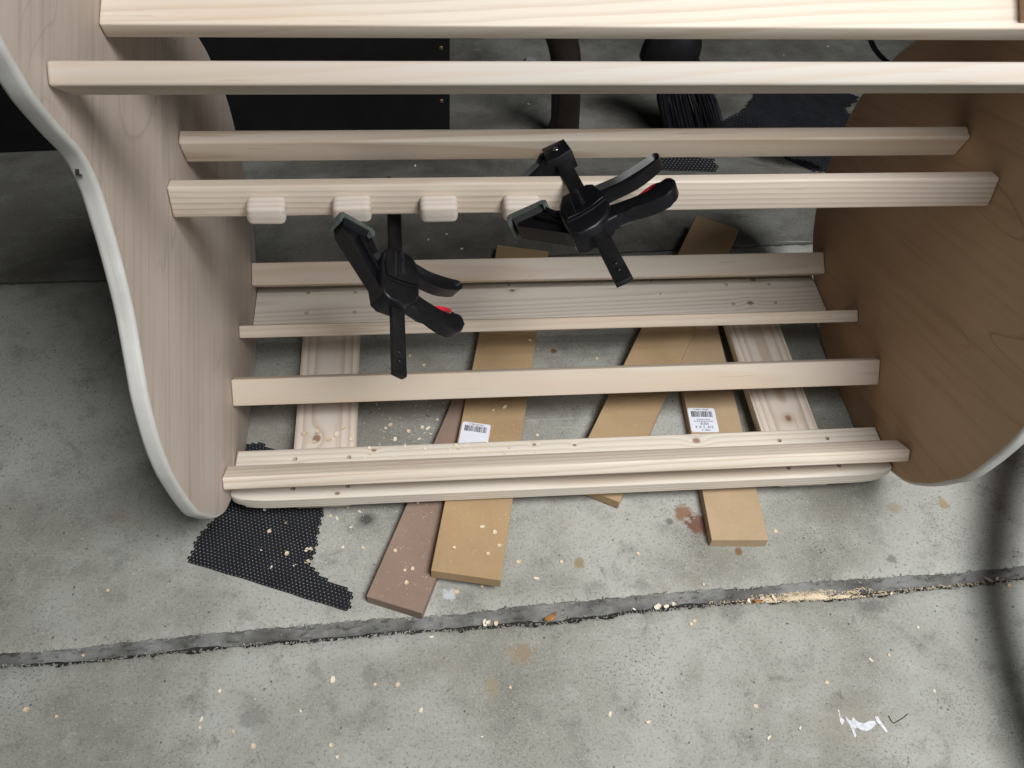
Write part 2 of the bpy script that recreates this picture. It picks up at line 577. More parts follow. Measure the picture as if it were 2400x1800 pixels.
for A, B in zip(rows, rows[1:]):
    bm.faces.new((A[0], B[0], B[1], A[1]))
tag(obj('floor_joint', bm, M['filler']), kind='structure')

# ------------------------------------------------------------------ the bench
W = .965
bench = empty('slatted_bench', (W / 2, .1, 0))
tag(bench, 'unfinished pine slatted bench with two curved plywood sides standing on the concrete floor', 'bench')


def to_bench(m):
    return Matrix.Translation((-W / 2, -.1, 0)) @ m


K = .965


def slat(name, corner, dirw, w, dirt, th, mat, bev=.0028, label=None, x0=.0006, x1=W - .0006, z_add=FZ):
    dw = Vector((0, dirw[0], dirw[1])).normalized()
    dt = Vector((0, dirt[0], dirt[1])); dt = (dt - dw * dt.dot(dw)).normalized()
    ctr = Vector(((x0 + x1) / 2, corner[0] * K, corner[1] * K + z_add)) + dw * w / 2 + dt * th / 2
    m = frame(ctr, (1, 0, 0), dw)
    o = obj(name, box_bm(x1 - x0, w, th, bev, 3), mat, bench, smooth=True, matrix=to_bench(m))
    if label:
        o['label'] = label
    return o


P_S1 = pine('pine_shelf', 1, pith=(.02, .055), tilt=(.05, .01), period=.011, warp=.012, contrast=.40, pink=.50)
P_S2 = pine('pine_front_rail', 2, pith=(.05, .09), tilt=(.03, .03), period=.009, warp=.012, contrast=.38, pink=.30, light=(.50, .462, .410))
P_S3 = pine('pine_rail_wavy', 3, light=(.82, .735, .62), late=(.57, .41, .27), pith=(.012, .035), tilt=(.012, .012), period=.012, warp=.010, contrast=.80, pink=.35)
P_S4 = pine('pine_rail_striped', 4, pith=(.10, .01), tilt=(.006, 0), period=.0066, warp=.0080, contrast=.66, pink=.18)
P_S5 = pine('pine_rear_rail', 5, pith=(.0, .06), tilt=(.04, .02), period=.013, warp=.012, contrast=.42, pink=.65, late=(.50, .34, .19))
P_S6 = pine('pine_narrow_rail', 6, light=(.67, .59, .495), pith=(.03, .08), tilt=(.02, .0), period=.008, warp=.006, contrast=.45, pink=.45)
P_S7 = pine('pine_mid_rail', 7, light=(.60, .525, .440), late=(.41, .30, .20), pith=(.01, .07), tilt=(.03, .015), period=.014, warp=.012, contrast=.36, pink=.55)
P_S8 = pine('pine_toe_rail', 8, pith=(.04, .05), tilt=(.012, .004), period=.0072, warp=.007, contrast=.62, pink=.15)
P_B1 = pine('pine_rear_base', 9, pith=(.015, .045), tilt=(.028, .004), period=.0068, warp=.005, contrast=.55, pink=.06, light=(.82, .765, .685),
            knots=((-.055, .02, .0042), (.352, -.024, .0062), (.372, .033, .0055), (.20, .004, .0022), (-.06, .033, .0025), (.19, .037, .0022)))
P_B2 = pine('pine_front_base', 10, pith=(-.03, .09), tilt=(.006, 0), period=.0058, warp=.003, contrast=.62, pink=.06, light=(.70, .655, .575),
            knots=((-.39, .014, .0036), (-.285, .035, .0036), (.195, .030, .0065), (-.05, .034, .0030), (.01, .030, .0030), (-.335, -.037, .0034)))
P_R1 = pine('pine_runner', 11, pith=(.0, .060), tilt=(.0, .0), period=.0062, warp=.0025, contrast=.92, pink=.08, light=(.68, .615, .55),
            knots=((.100, -.013, .0070),))
P_R2 = pine('pine_runner_knot', 12, pith=(.004, .062), tilt=(.02, .0), period=.0060, warp=.0025, contrast=.92, pink=.08, light=(.68, .615, .55),
            knots=((.095, .004, .0065),))
P_PEG = pine('pine_peg', 13, pith=(.030, .022), tilt=(.02, .0), period=.0062, warp=.003, contrast=.42, pink=.12, light=(.72, .655, .585))

# S1: wide tray board high up; S2..S8: 19 x 38 rails turned to follow the curve
slat('shelf_board', (-.0167, .6855), (.914, .405), .140, (.405, -.914), .0195, P_S1, .0022, label='wide sloping shelf board')
slat('slat', (-.1661, .7161), (.75, -.66), .0445, (.66, .75), .0190, P_S2, .0030)
slat('slat', (.1214, .4584), (.32, -.947), .0380, (.947, .32), .0180, P_S3, .0026)
slat('slat', (.0341, .4615), (-.19, -.982), .0380, (.982, -.19), .0185, P_S4, .0028, label='rail carrying the small peg blocks')
slat('slat', (.3094, .0404), (.814, .58), .0375, (.52, -.854), .0170, P_S5, .0018)
slat('slat', (.1757, .0846), (.697, -.717), .0380, (-.717, -.697), .0190, P_S6, .0022)
slat('slat', (.0670, .0835), (-.609, -.793), .0388, (.793, -.609), .0185, P_S7, .0015)
slat('slat', (-.0907, .0605), (.867, -.497), .0385, (-.497, -.867), .0190, P_S8, .0030)


def drilled_board(name, y_front, y_back, holes, mat, round_front):
    """board with drilled screw holes; local origin at its centre"""
    w = y_back - y_front; th = .019
    cy = (y_front + y_back) / 2
    L = W - .0016
    if round_front:
        R = .040
        pts = [(-L / 2, w / 2), (-L / 2, -w / 2 + .014)]
        for i in range(7):
            a = math.pi + (math.pi / 2) * i / 6
            pts.append((-L / 2 + R * 1.6 + R * 1.6 * math.cos(a), -w / 2 + .014 + .014 * math.sin(a)))
        for i in range(7):
            a = 1.5 * math.pi + (math.pi / 2) * i / 6
            pts.append((L / 2 - R * 1.6 + R * 1.6 * math.cos(a), -w / 2 + .014 + .014 * math.sin(a)))
        pts += [(L / 2, w / 2)]
        bm = prism_bm(pts, -th / 2, th / 2, .0045, 4)
    else:
        bm = box_bm(L, w, th, .0015, 2)
    o = obj(name, bm, mat, None, smooth=False)
    cb = bmesh.new()
    for (hx, hy) in holes:
        m = Matrix.Translation((hx - W / 2, hy - cy, th / 2 - .003))
        bmesh.ops.create_cone(cb, cap_ends=True, segments=18, radius1=.0036, radius2=.0036, depth=.012, matrix=m)
    c = obj('cutter', cb)
    md = o.modifiers.new('holes', 'BOOLEAN'); md.operation = 'DIFFERENCE'; md.object = c; md.solver = 'EXACT'
    dg = bpy.context.evaluated_depsgraph_get()
    me = bpy.data.meshes.new_from_object(o.evaluated_get(dg))
    o.modifiers.clear()
    old = o.data; o.data = me; bpy.data.meshes.remove(old)
    cm = c.data; bpy.data.objects.remove(c); bpy.data.meshes.remove(cm)
    for p in me.polygons:
        p.use_smooth = True
    me.set_sharp_from_angle(angle=math.radians(32))
    o.parent = bench
    o.matrix_local = to_bench(Matrix.Translation((W / 2, cy, FZ - th / 2)))
    return o


drilled_board('base_board', .2495, .3385, [(.0845, .319), (.0847, .2723), (.1618, .3183), (.1623, .2713), (.8026, .3163), (.8039, .2692), (.879, .3155), (.8785, .2697)], P_B1, False)
drilled_board('base_board', -.0890, .0000, [(.0852, -.0201), (.0856, -.0701), (.1618, -.0206), (.1616, -.0697), (.8047, -.0203), (.8048, -.0701), (.8800, -.0198), (.8820, -.0701)], P_B2, True)

for (xa, xb, pm) in ((.0785, .1700, P_R1), (.7905, .8825, P_R2)):
    L = .42
    w = xb - xa
    pts = [(-L / 2, w / 2), (-L / 2, -w / 2), (L / 2 - .012, -w / 2), (L / 2 - .003, -w / 2 + .004), (L / 2, -w / 2 + .012),
           (L / 2, w / 2 - .012), (L / 2 - .003, w / 2 - .004), (L / 2 - .012, w / 2)]
    bm = prism_bm(pts, -.0093, .0093, .0018, 2)
    # local X runs along -Y so that the grain follows the runner
    m = frame(((xa + xb) / 2, .130, FZ - .019 - .0096), (0, -1, 0), (1, 0, 0))
    obj('runner', bm, pm, bench, smooth=True, matrix=to_bench(m))

# side panels ------------------------------------------------------------
PROF = [(-.2015, .80), (-.1995, .7555), (-.1933, .7286), (-.1842, .6985), (-.1617, .6554), (-.1390, .6150), (-.1310, .5755), (-.1345, .5389), (-.1410, .5028),
        (-.1565, .4473), (-.1800, .397), (-.1965, .3614), (-.2090, .3088), (-.2112, .2650), (-.2075, .2290), (-.1985, .1800), (-.1870, .1370), (-.1708, .1047),
        (-.1485, .0640), (-.1165, .0220), (-.0870, -.0020), (-.0250, -.0370), (.0445, -.0555), (.1227, -.0605), (.1900, -.0550), (.2500, -.0410), (.3100, -.0130),
        (.3640, .0310), (.3900, .0620), (.4080, .1000), (.4190, .1650), (.4155, .2530), (.4010, .3210), (.3560, .4070), (.3210, .4560), (.2620, .5350),
        (.2050, .6200), (.1600, .7000), (.1300, .7700), (.1000, .8500), (.0500, .9100), (-.0200, .9350), (-.1000, .9250), (-.1600, .8900)]
PROF = [(a, b + FZ) for a, b in PROF]


def panel(name, x_in, sgn, mat, label):
    c2 = catmull(PROF, 6)
    n = len(c2)
    nor = []
    for i in range(n):
        a = Vector(c2[(i + 1) % n]) - Vector(c2[i - 1])
        nor.append(Vector((a.y, -a.x)).normalized())
    cen = Vector((.1, .3))
    if sum((Vector(c2[i]) - cen).dot(nor[i]) for i in range(n)) < 0:
        nor = [-q for q in nor]
    T, r = .018, .0045
    rings = []
    prof = [(0, 0)] + [(r - r * math.cos(a), r * math.sin(a)) for a in (math.pi / 8, math.pi / 4, 3 * math.pi / 8, math.pi / 2)]
    prof += [(T - dx, off) for dx, off in prof[::-1]]
    bm = bmesh.new()
    for dx, off in prof:
        # keep the underside above the floor: the round-over grows only inwards there
        ring = []
        for i in range(n):
            q = Vector(c2[i]) + nor[i] * off
            ring.append(bm.verts.new((x_in + sgn * dx, q.x, max(.0005, q.y))))
        rings.append(ring)
    for A, B in zip(rings, rings[1:]):
        for i in range(n):
            f = bm.faces.new((A[i], A[(i + 1) % n], B[(i + 1) % n], B[i]))
            f.material_index = 1
    bm.faces.new(rings[0]); bm.faces.new(rings[-1][::-1])
    bmesh.ops.translate(bm, verts=bm.verts, vec=(-W / 2, -.1, 0))
    o = obj(name, bm, [mat, M['edge']], bench, smooth=True)
    o['label'] = label
    return o


pl = panel('side_panel', 0, -1, M['ply_left'], 'pale plywood side with whitish rounded edge')
pr = panel('side_panel', W, 1, M['ply_right'], 'brown plywood side with fine dark grain lines')
# headless nail sunk in the front edge of the pale side
bm = box_bm(.0032, .0016, .0095, .0005, 1)
m = frame((-.0105, -.1388, .5985 + FZ), (1, 0, 0), (0, -.72, .69))
obj('nail_slot', bm, M['pipe'], pl, smooth=True, matrix=to_bench(m))
bm = box_bm(.0030, .0014, .0035, .0004, 1)
m = frame((-.0095, -.1376, .5925 + FZ), (1, 0, 0), (0, -.72, .69))
obj('nail_head', bm, M['steel'], pl, smooth=True, matrix=to_bench(m))

# peg blocks glued to the fourth rail ---------------------------------------
for (px, rz, dz) in ((.1062, .02, 0), (.2000, -.02, .0005), (.2966, .0, -.0008), (.3905, .03, -.002)):
    bm = box_bm(.0425, .0280, .0225, .0070, 5)
    for vv in bm.verts:                      # soft step worn into the front
        if vv.co.y < -.004 and vv.co.z > .004:
            vv.co.y += .0035
    m = Matrix.Translation((px, .0172, .4245 + dz + FZ)) @ Matrix.Rotation(rz, 4, 'Y') @ Matrix.Rotation(math.radians(11), 4, 'X')
    obj('peg_block', bm, P_PEG, bench, smooth=True, matrix=to_bench(m))

# offcut standing on the shelf board
sd = Vector((0, .914, .405)).normalized()
so = Vector((.8560, -.0161, .6615 + FZ)) + sd * .006
off = empty('plywood_offcut', so)
tag(off, 'brown plywood offcut standing on the wide shelf board by the brown side', 'offcut')
bm = prism_bm([(0, 0), (.098, 0), (.098, .085), (.012, .085), (.004, .02)], 0, .018, .001, 1)
m = frame(Vector((0, 0, 0)) + Vector((0, -.405, .914)) * .0006, (1, 0, 0), sd)
obj('board', bm, M['ply_right'], off, matrix=m)

# ------------------------------------------------------------------ bar clamps
def mm(pts):
    return [(a * .001, b * .001) for a, b in pts]


def text_mesh(name, body, size, mat, parent, matrix, extrude=.0, align='CENTER'):
    cu = bpy.data.curves.new(name, 'FONT')
    cu.body = body; cu.size = size; cu.extrude = extrude
    cu.align_x = align; cu.align_y = 'CENTER'
    to = bpy.data.objects.new(name + '_tmp', cu)
    col.objects.link(to)
    dg = bpy.context.evaluated_depsgraph_get()
    me = bpy.data.meshes.new_from_object(to.evaluated_get(dg))
    bpy.data.objects.remove(to); bpy.data.curves.remove(cu)
    me.materials.clear(); me.materials.append(mat)
    o = bpy.data.objects.new(name, me)
    col.objects.link(o)
    o.parent = parent
    o.matrix_local = matrix
    return o


def ribbed(pts, h, rim, depth, bev):
    """webbed casting: a thin plate with a raised rim on both sides"""
    bm = prism_bm(pts, -h, h)
    big = [f for f in bm.faces if abs(f.normal.z) > .9]
    bmesh.ops.recalc_face_normals(bm, faces=bm.faces[:])
    for f in [f for f in bm.faces if abs(f.normal.z) > .9]:
        bmesh.ops.inset_region(bm, faces=[f], thickness=rim, depth=-depth, use_even_offset=True)
    return bm


def clamp(label, origin, a, u, bar_end, s_gap=.0455):
    root = empty('bar_clamp', origin)
    root.matrix_world = frame(origin, a, u)
    tag(root, label, 'clamp', 'bar clamps holding peg blocks')
    # bar
    bm = prism_bm([(-.104, -.0088), (bar_end - .003, -.0088), (bar_end, -.005), (bar_end, .0088), (-.104, .0088)], -.0027, .0027, .0007, 2)
    obj('bar', bm, M['black_rough'], root, smooth=True)
    for s in (bar_end - .020, bar_end - .032):
        bm = bmesh.new()
        bmesh.ops.create_uvsphere(bm, u_segments=12, v_segments=8, radius=.0026)
        bmesh.ops.scale(bm, vec=(1, 1, .45), verts=bm.verts)
        obj('stop_pin', bm, M['black'], root, smooth=True, matrix=Matrix.Translation((s, 0, -.0027)))
    # sliding jaw: thick body + ribbed arm
    body = prism_bm(mm([(20, 20), (16, 6), (16, -10), (22, -18), (45, -22), (72, -22), (87, -14), (96, 0), (99, 18), (94, 27), (74, 30), (50, 29), (30, 26)]), -.0138, .0138, .003, 3)
    obj('sliding_jaw', body, M['black'], root, smooth=True)
    arm = ribbed(mm([(97, 20), (78, 33), (31, 72), (24, 77), (7, 78), (6, 41), (16, 38), (30, 31), (36, 22)]), .0088, .0034, .006, .001)
    obj('jaw_arm', arm, M['black'], root, smooth=False)
    rib = prism_bm(mm([(18, 56), (21, 54), (58, 30), (55, 28)]), -.0080, .0080)
    obj('jaw_rib', rib, M['black'], root)
    plate = prism_bm(mm([(21, 19), (18, 6), (18, -10), (23, -16.5), (45, -20), (56, -20), (62, -6), (66, 10), (67, 24), (50, 26), (31, 23)]), -.0160, .0160, .0012, 2)
    obj('housing', plate, M['black'], root, smooth=True)
    plate2 = prism_bm(mm([(60, -21), (67, -6), (71, 10), (72, 26), (70, 27), (68, 10), (64, -6), (57, -20)]), -.0152, .0152, .0006, 2)
    obj('housing_ridge', plate2, M['black'], root, smooth=True)
    groove = prism_bm(mm([(24, 12), (24, 11), (64, 13), (64, 14)]), -.0163, .0163)
    obj('housing_seam', groove, M['emboss'], root)
    tm = Matrix.Translation((.037, .002, -.0163)) @ Matrix.Rotation(math.pi, 4, 'X') @ Matrix.Rotation(math.pi, 4, 'Z')
    text_mesh('lettering', 'QUICK-GRIP', .0062, M['emboss'], root, tm, .0003)
    # pads
    pad = prism_bm(mm([(0, 40), (0, 79), (3, 83), (15, 84), (15, 80), (7, 79), (6, 44), (13, 41), (11, 37), (4, 36)]), -.0115, .0115, .0012, 2)
    obj('jaw_pad', pad, M['pad'], root, smooth=True)
    g = s_gap * 1000
    pad = prism_bm(mm([(-g, 40), (-g, 80), (-g - 3, 82), (-g - 11, 82), (-g - 11, 80), (-g - 7, 79), (-g - 6, 44), (-g - 12, 41), (-g - 10, 37), (-g - 4, 36)]), -.0115, .0115, .0012, 2)
    obj('jaw_pad', pad, M['pad'], root, smooth=True)
    # fixed jaw
    fa = ribbed(mm([(-g - 6.2, 79), (-g - 11, 79), (-g - 16, 72), (-92, 28), (-106, 20), (-106, 10), (-72, 10), (-72, 24), (-g - 12, 42), (-g - 6.2, 43)]), .0088, .0034, .005, .001)
    obj('fixed_jaw', fa, M['black'], root)
    hd = prism_bm(mm([(-110, 16), (-110, -13), (-78, -15), (-72, 2), (-74, 17)]), -.0125, .0125, .002, 2)
    obj('jaw_head', hd, M['black'], root, smooth=True)
    bm = bmesh.new()
    bmesh.ops.create_uvsphere(bm, u_segments=14, v_segments=8, radius=.0035)
    bmesh.ops.scale(bm, vec=(1, 1, .4), verts=bm.verts)
    obj('rivet', bm, M['steel'], root, smooth=True, matrix=Matrix.Translation((-.093, .001, -.0126)))
    # trigger (channel section), handle, release lever
    tr = catmull([(15, -10), (14, -28), (14, -46), (7, -74), (2, -88), (4, -94), (12, -94), (21, -84), (32, -59), (34, -31), (34, -10)], 3)
    bm = prism_bm(mm(tr), -.0075, .0075)
    bmesh.ops.recalc_face_normals(bm, faces=bm.faces[:])
    for f in [f for f in bm.faces if abs(f.normal.z) > .9]:
        bmesh.ops.inset_region(bm, faces=[f], thickness=.0036, depth=-.006, use_even_offset=True)
    obj('trigger', bm, M['black'], root, smooth=True)
    ha = catmull([(88, -4), (85, -34), (90, -58), (89, -78), (82, -89), (67, -93), (59, -88), (60, -80), (66, -75), (69, -58), (67, -34), (64, -6)], 3)
    obj('handle', prism_bm(mm(ha), -.0082, .0082, .0034, 4), M['black'], root, smooth=True)
    rl = catmull([(68, -42), (62, -52), (56, -64), (53, -75), (55, -79), (58, -73), (63, -62), (69, -50)], 3)
    obj('release_lever', prism_bm(mm(rl), -.0035, .0035, .0010, 2), M['red'], root, smooth=True)
    return root


clamp('black bar clamp on the second peg block with its handle hanging below the rail',
      (.2454, .0042, .3743 + FZ), (.016, -1, -.02), (-.77, -.025, .638), .189)
clamp('black bar clamp on the fourth peg block with its bar lying over the rail',
      (.4503, .0010, .4562 + FZ), (.083, -.974, .212), (-.912, -.16, -.378), .189)

# ------------------------------------------------------------------ MDF strips on the floor
def strip(label, nl, nr, fl_, fr, th, mat):
    """board given by the four corners of its upper face (x, y, z)"""
    nl, nr, fl_, fr = (Vector(p) for p in (nl, nr, fl_, fr))
    X = ((fl_ - nl) + (fr - nr)).normalized()
    mid_n = (nl + nr) / 2; mid_f = (fl_ + fr) / 2
    wdt = ((nl - nr).length + (fl_ - fr).length) / 2
    L = (mid_f - mid_n).length
    Y = (nl - nr).normalized()
    fm = frame((mid_n + mid_f) / 2, X, Y)
    root = empty('mdf_strip', (0, 0, 0))
    root.matrix_world = fm
    tag(root, label, 'board', 'mdf strips on the floor under the bench')
    obj('board', box_bm(L, wdt, th, .0007, 1), mat, root, matrix=Matrix.Translation((0, 0, -th / 2)))
    return root, L, wdt


M['mdf_red'] = mdf('mdf_reddish', (.27, .192, .148), 1)
M['mdf_gold'] = mdf('mdf_golden', (.39, .270, .148), 2)
M['mdf_tan'] = mdf('mdf_tan', (.405, .285, .162), 3)
M['mdf_pale'] = mdf('mdf_pale', (.435, .320, .200), 4)
T = .0188
b1, L1, w1 = strip('reddish brown mdf strip partly covered by the golden strip', (.1878, -.2179, T), (.2600, -.2510, T), (.3330, .1530, T), (.4060, .1200, T), T, M['mdf_red'])
b2, L2, w2 = strip('golden mdf strip with a barcode sticker resting on the reddish strip', (.2744, -.1971, .0382), (.3681, -.2156, .0372), (.4162, .4778, .0195), (.5097, .4564, .0190), T, M['mdf_gold'])
b3, L3, w3 = strip('pale mdf strip with a white price sticker marked MDF', (.6777, -.1610, T), (.7600, -.1645, T), (.7020, .2900, T), (.7860, .2865, T), T, M['mdf_pale'])
b4, L4, w4 = strip('tan mdf strip lying slantwise over the strip with the price sticker', (.4815, -.0490, .0215), (.5525, -.0935, .0205), (.7985, .5215, .0460), (.8715, .4805, .0450), T, M['mdf_tan'])


def sticker(root, cx, cy, sx, sy, rot, full):
    """paper label on the board's upper face; its own axes turned by rot"""
    m = Matrix.Translation((cx, cy, .0004)) @ Matrix.Rotation(rot, 4, 'Z')
    pts = []
    r = .0035
    for (ex, ey, a0) in ((1, 1, 0), (-1, 1, 90), (-1, -1, 180), (1, -1, 270)):
        for k in range(4):
            a = math.radians(a0 + 30 * k)
            pts.append((ex * (sx / 2 - r) + r * math.cos(a), ey * (sy / 2 - r) + r * math.sin(a)))
    lab = obj('price_sticker', prism_bm(pts, -.0002, .0002), M['paper'], root, matrix=m)
    bm = bmesh.new()
    rnd = random.Random(3)
    xx = -sx * .37
    y0, y1 = -sy * .36, -sy * .12
    while xx < sx * .40:
        bw = rnd.choice((.0004, .0007, .0007, .0011))
        vs = [bm.verts.new((xx + q[0] * bw, y0 + (y1 - y0) * q[1], .0005)) for q in ((0, 0), (1, 0), (1, 1), (0, 1))]
        bm.faces.new(vs)
        xx += bw + rnd.choice((.0004, .0006, .0010))
    obj('barcode', bm, M['ink'], lab)
    Z = lambda x, y: Matrix.Translation((x, y, .0005))
    if full:
        text_mesh('lettering', '1988113', sy * .085, M['ink'], lab, Z(-sx * .04, sy * .42))
        text_mesh('lettering', '3/4" 2 X 4', sy * .145, M['ink'], lab, Z(-sx * .0, sy * .29))
        text_mesh('lettering', 'MDF', sy * .145, M['ink'], lab, Z(-sx * .02, sy * .15))
        bm = bmesh.new()
        for (yy, x0, x1) in ((.045, -.36, .36), (-.03, -.25, .25)):
            q = -1.0
            xx = x0 * sx
            while xx < x1 * sx:
                bw = rnd.uniform(.0010, .0026)
                vs = [bm.verts.new((xx + a * bw, yy * sy + b * sy * .028, .0005)) for a, b in ((0, 0), (1, 0), (1, 1), (0, 1))]
                bm.faces.new(vs)
                xx += bw + rnd.uniform(.0005, .0012)
        obj('small_print', bm, M['ink'], lab)
    text_mesh('lettering', '0 80187 19861 0', sy * .075, M['ink'], lab, Z(0, -sy * .43))
    return lab


# sticker centres, given in the strip's own axes (X along, Y across)
sticker(b3, -.0090, .0185, .0440, .0480, math.radians(90), True)
sticker(b2, -.1045, .0235, .0440, .0460, math.radians(90), False)

# ------------------------------------------------------------------ rubber mesh mats
def in_poly(x, y, poly):
    c = False
    j = len(poly) - 1
    for i in range(len(poly)):
        (xi, yi), (xj, yj) = poly[i], poly[j]
        if (yi > y) != (yj > y) and x < (xj - xi) * (y - yi) / (yj - yi) + xi:
            c = not c
        j = i
    return c


def mesh_mat(name, label, poly, ang, pitch_u, pitch_v, surf=None, hole=.155, th=.0018, group=None):
    """net with one lens-shaped hole per cell; cells outside poly are left off, so the edge is jagged"""
    ca, sa = math.cos(ang), math.sin(ang)
    cx = sum(p[0] for p in poly) / len(poly); cy = sum(p[1] for p in poly) / len(poly)
    bm = bmesh.new()
    vd = {}

    def P(u, v, z):
        key = (round(u * 16), round(v * 16), round(z * 1e5))
        if key not in vd:
            x = cx + (u * pitch_u) * ca - (v * pitch_v) * sa
            y = cy + (u * pitch_u) * sa + (v * pitch_v) * ca
            zz = z
            if surf:
                x, y, dz = surf(x, y)
                zz += dz
            vd[key] = bm.verts.new((x, y, zz))
        return vd[key]
    R = int(.7 / pitch_u)
    oct_ = [(0, -.5), (.25, -.5), (.5, -.5), (.5, 0), (.5, .5), (0, .5), (-.5, .5), (-.5, 0), (-.5, -.5), (-.25, -.5)]
    outer = [(.5, 0), (.5, .5), (0, .5), (-.5, .5), (-.5, 0), (-.5, -.5), (0, -.5), (.5, -.5)]
    inner = [(hole, 0), (hole * .72, hole * .95), (0, hole * 1.25), (-hole * .72, hole * .95), (-hole, 0), (-hole * .72, -hole * .95), (0, -hole * 1.25), (hole * .72, -hole * .95)]
    for iu in range(-R, R):
        for iv in range(-R, R):
            u, v = iu + (.5 if iv % 2 else 0), iv
            x = cx + (u * pitch_u) * ca - (v * pitch_v) * sa
            y = cy + (u * pitch_u) * sa + (v * pitch_v) * ca
            if not in_poly(x, y, poly):
                continue
            # on a brick-laid net the corner points are shared with the half-shifted rows
            o = [P(u + a, v + b, th * (1.0 if b else .55)) for a, b in outer]
            i_ = [P(u + a, v + b, th * .45) for a, b in inner]
            g = [P(u + a * 1.05, v + b * 1.05, .0003) for a, b in inner]
            for k in range(8):
                try:
                    bm.faces.new((o[k], o[(k + 1) % 8], i_[(k + 1) % 8], i_[k]))
                    bm.faces.new((i_[k], i_[(k + 1) % 8], g[(k + 1) % 8], g[k]))
                except ValueError:
                    pass
    o = obj(name, bm, M['mat'], smooth=False)
    return tag(o, label, 'mat', group)


MAT = [(-0.0602, -0.1446), (-0.0524, -0.1072), (-0.039, -0.087), (-0.0244, -0.0578), (-0.0071, 0.0087), (-0.0032, 0.0518), (0.0216, 0.0531), (0.0536, 0.0371), (0.1224, -0.0655), (0.119, -0.0976), (0.1133, -0.1162), (0.1163, -0.1288), (0.1111, -0.1435), (0.108, -0.1621), (0.1276, -0.1816), (0.1454, -0.1917), (0.1678, -0.2046), (0.1616, -0.2325), (-0.0595, -0.1460)]
mesh_mat('mesh_mat', 'torn black rubber mesh mat by the pale side panel\'s foot', MAT, math.radians(-21.4), .0058, .0046,
         surf=lambda x, y: (x + .0016 * noise.noise(Vector((x * 25, y * 25, 1))), y + .0016 * noise.noise(Vector((x * 25, y * 25, 6))), .0012 + .0016 * noise.noise(Vector((x * 30, y * 30, 2)))))
MATA = [(1.0273, 1.0072), (1.0467, 0.9847), (0.9600, 0.8667), (1.0100, 0.8000), (1.0900, 0.7150), (1.1331, 0.6981), (1.1905, 0.8326), (1.2581, 0.888), (1.2358, 0.9261), (1.2933, 0.9768), (1.2523, 1.0241)]
mesh_mat('mesh_mat', 'large black mesh mat lying flat on the floor beside the brown side', MATA, math.radians(24), .0075, .0085, hole=.17,
         surf=lambda x, y: (x, y, .004 + .003 * math.sin(38 * x + 20 * y)))
MATF = [(.9386, .8667), (.9800, .8900), (1.0250, .8700), (1.1200, .7000), (1.0484, .7060), (.9542, .7563)]
mesh_mat('mesh_mat', 'folded black mesh corner turned up over the large mesh mat', MATF, math.radians(-38), .0085, .0080, hole=.22,
         surf=lambda x, y: (x, y, .012 + .022 * max(0, math.sin((x - .93) * 15))))
MATB = [(0.7415, 0.7769), (0.896, 0.7571), (0.8982, 0.7192), (0.8737, 0.7081), (0.7846, 0.7153), (0.7505, 0.7258)]
mesh_mat('mesh_mat', 'small black mesh piece on the floor under the broom bristles', MATB, math.radians(-4), .0080, .0075, hole=.22)

# ------------------------------------------------------------------ things behind the bench
cab = empty('black_cabinet', (-.30, .81, 0))
tag(cab, 'tall flat black cabinet standing on the floor behind the bench', 'cabinet')
X = Vector((.8971, .0550, 0)).normalized()
fm = frame((-.30, .81, 0), X, Vector((-X.y, X.x, 0)))
p0 = (Vector((.344, .845, 0)) - Vector((-.30, .81, 0))).dot(X)
Lc = 1.5
cab.matrix_world = fm
obj('carcass', box_bm(Lc, .45, 1.15, .002, 1), M['cabinet'], cab, matrix=Matrix.Translation((p0 - Lc / 2, .225, .576)))
for h in (.199, .0815):
    bm = bmesh.new()
    bmesh.ops.create_cone(bm, cap_ends=True, segments=14, radius1=.0042, radius2=.0030, depth=.0016)
    sc = obj('screw', bm, M['brass'], cab, matrix=Matrix.Translation((p0 - .017, -.0006, h)) @ Matrix.Rotation(math.pi / 2, 4, 'X'))
    bm = box_bm(.0045, .0010, .0006)
    obj('screw_slot', bm, M['pipe'], sc, matrix=Matrix.Translation((0, 0, .0009)) @ Matrix.Rotation(.6, 4, 'Z'))

post = empty('bent_pipe_leg', (.5825, .80, 0))
tag(post, 'dark brown bent metal pipe leg standing beside the black cabinet', 'pipe')
path = catmull([(0, 0, 0), (-.004, 0, .06), (-.010, 0, .14), (-.020, .0, .22), (-.050, .0, .29), (-.105, 0, .345), (-.19, 0, .38)], 6, closed=False)
obj('pipe', tube_bm(path, .0295, 24), M['pipe'], post, smooth=True)
bm = bmesh.new()
bmesh.ops.create_cone(bm, cap_ends=True, segments=24, radius1=.034, radius2=.031, depth=.018)
obj('foot_cap', bm, M['black'], post, smooth=True, matrix=Matrix.Translation((0, 0, .0095)))

bk = empty('plastic_buckle', (.505, .775, 0))
tag(bk, 'grey plastic buckle on a short strap beside the brown pipe leg', 'buckle')
up_ = Vector((0, -.55, .83))
fmx = frame((0, 0, .205), (.85, 0, -.5), up_)
bk2 = obj('buckle_plate', prism_bm([(-.024, -.010), (.016, -.012), (.026, -.004), (.024, .010), (-.016, .016), (-.026, .006)], -.005, .005, .0015, 2), M['greyplastic'], bk, smooth=True, matrix=fmx)
obj('buckle_bar', box_bm(.050, .006, .008, .0015, 2), M['greyplastic'], bk, smooth=True, matrix=frame((.002, -.008, .192), (.85, 0, -.5), up_))
obj('buckle_tongue', prism_bm([(-.012, -.010), (.012, -.010), (.010, .012), (-.008, .014)], -.004, .004, .001, 2), M['greyplastic'], bk, smooth=True, matrix=frame((.026, -.006, .183), (.75, 0, -.66), up_))
obj('strap', tube_bm(catmull([(.036, -.002, .178), (.046, .0, .13), (.040, .004, .07), (.020, .01, .006)], 5, closed=False), .004, 8), M['black'], bk, smooth=True)

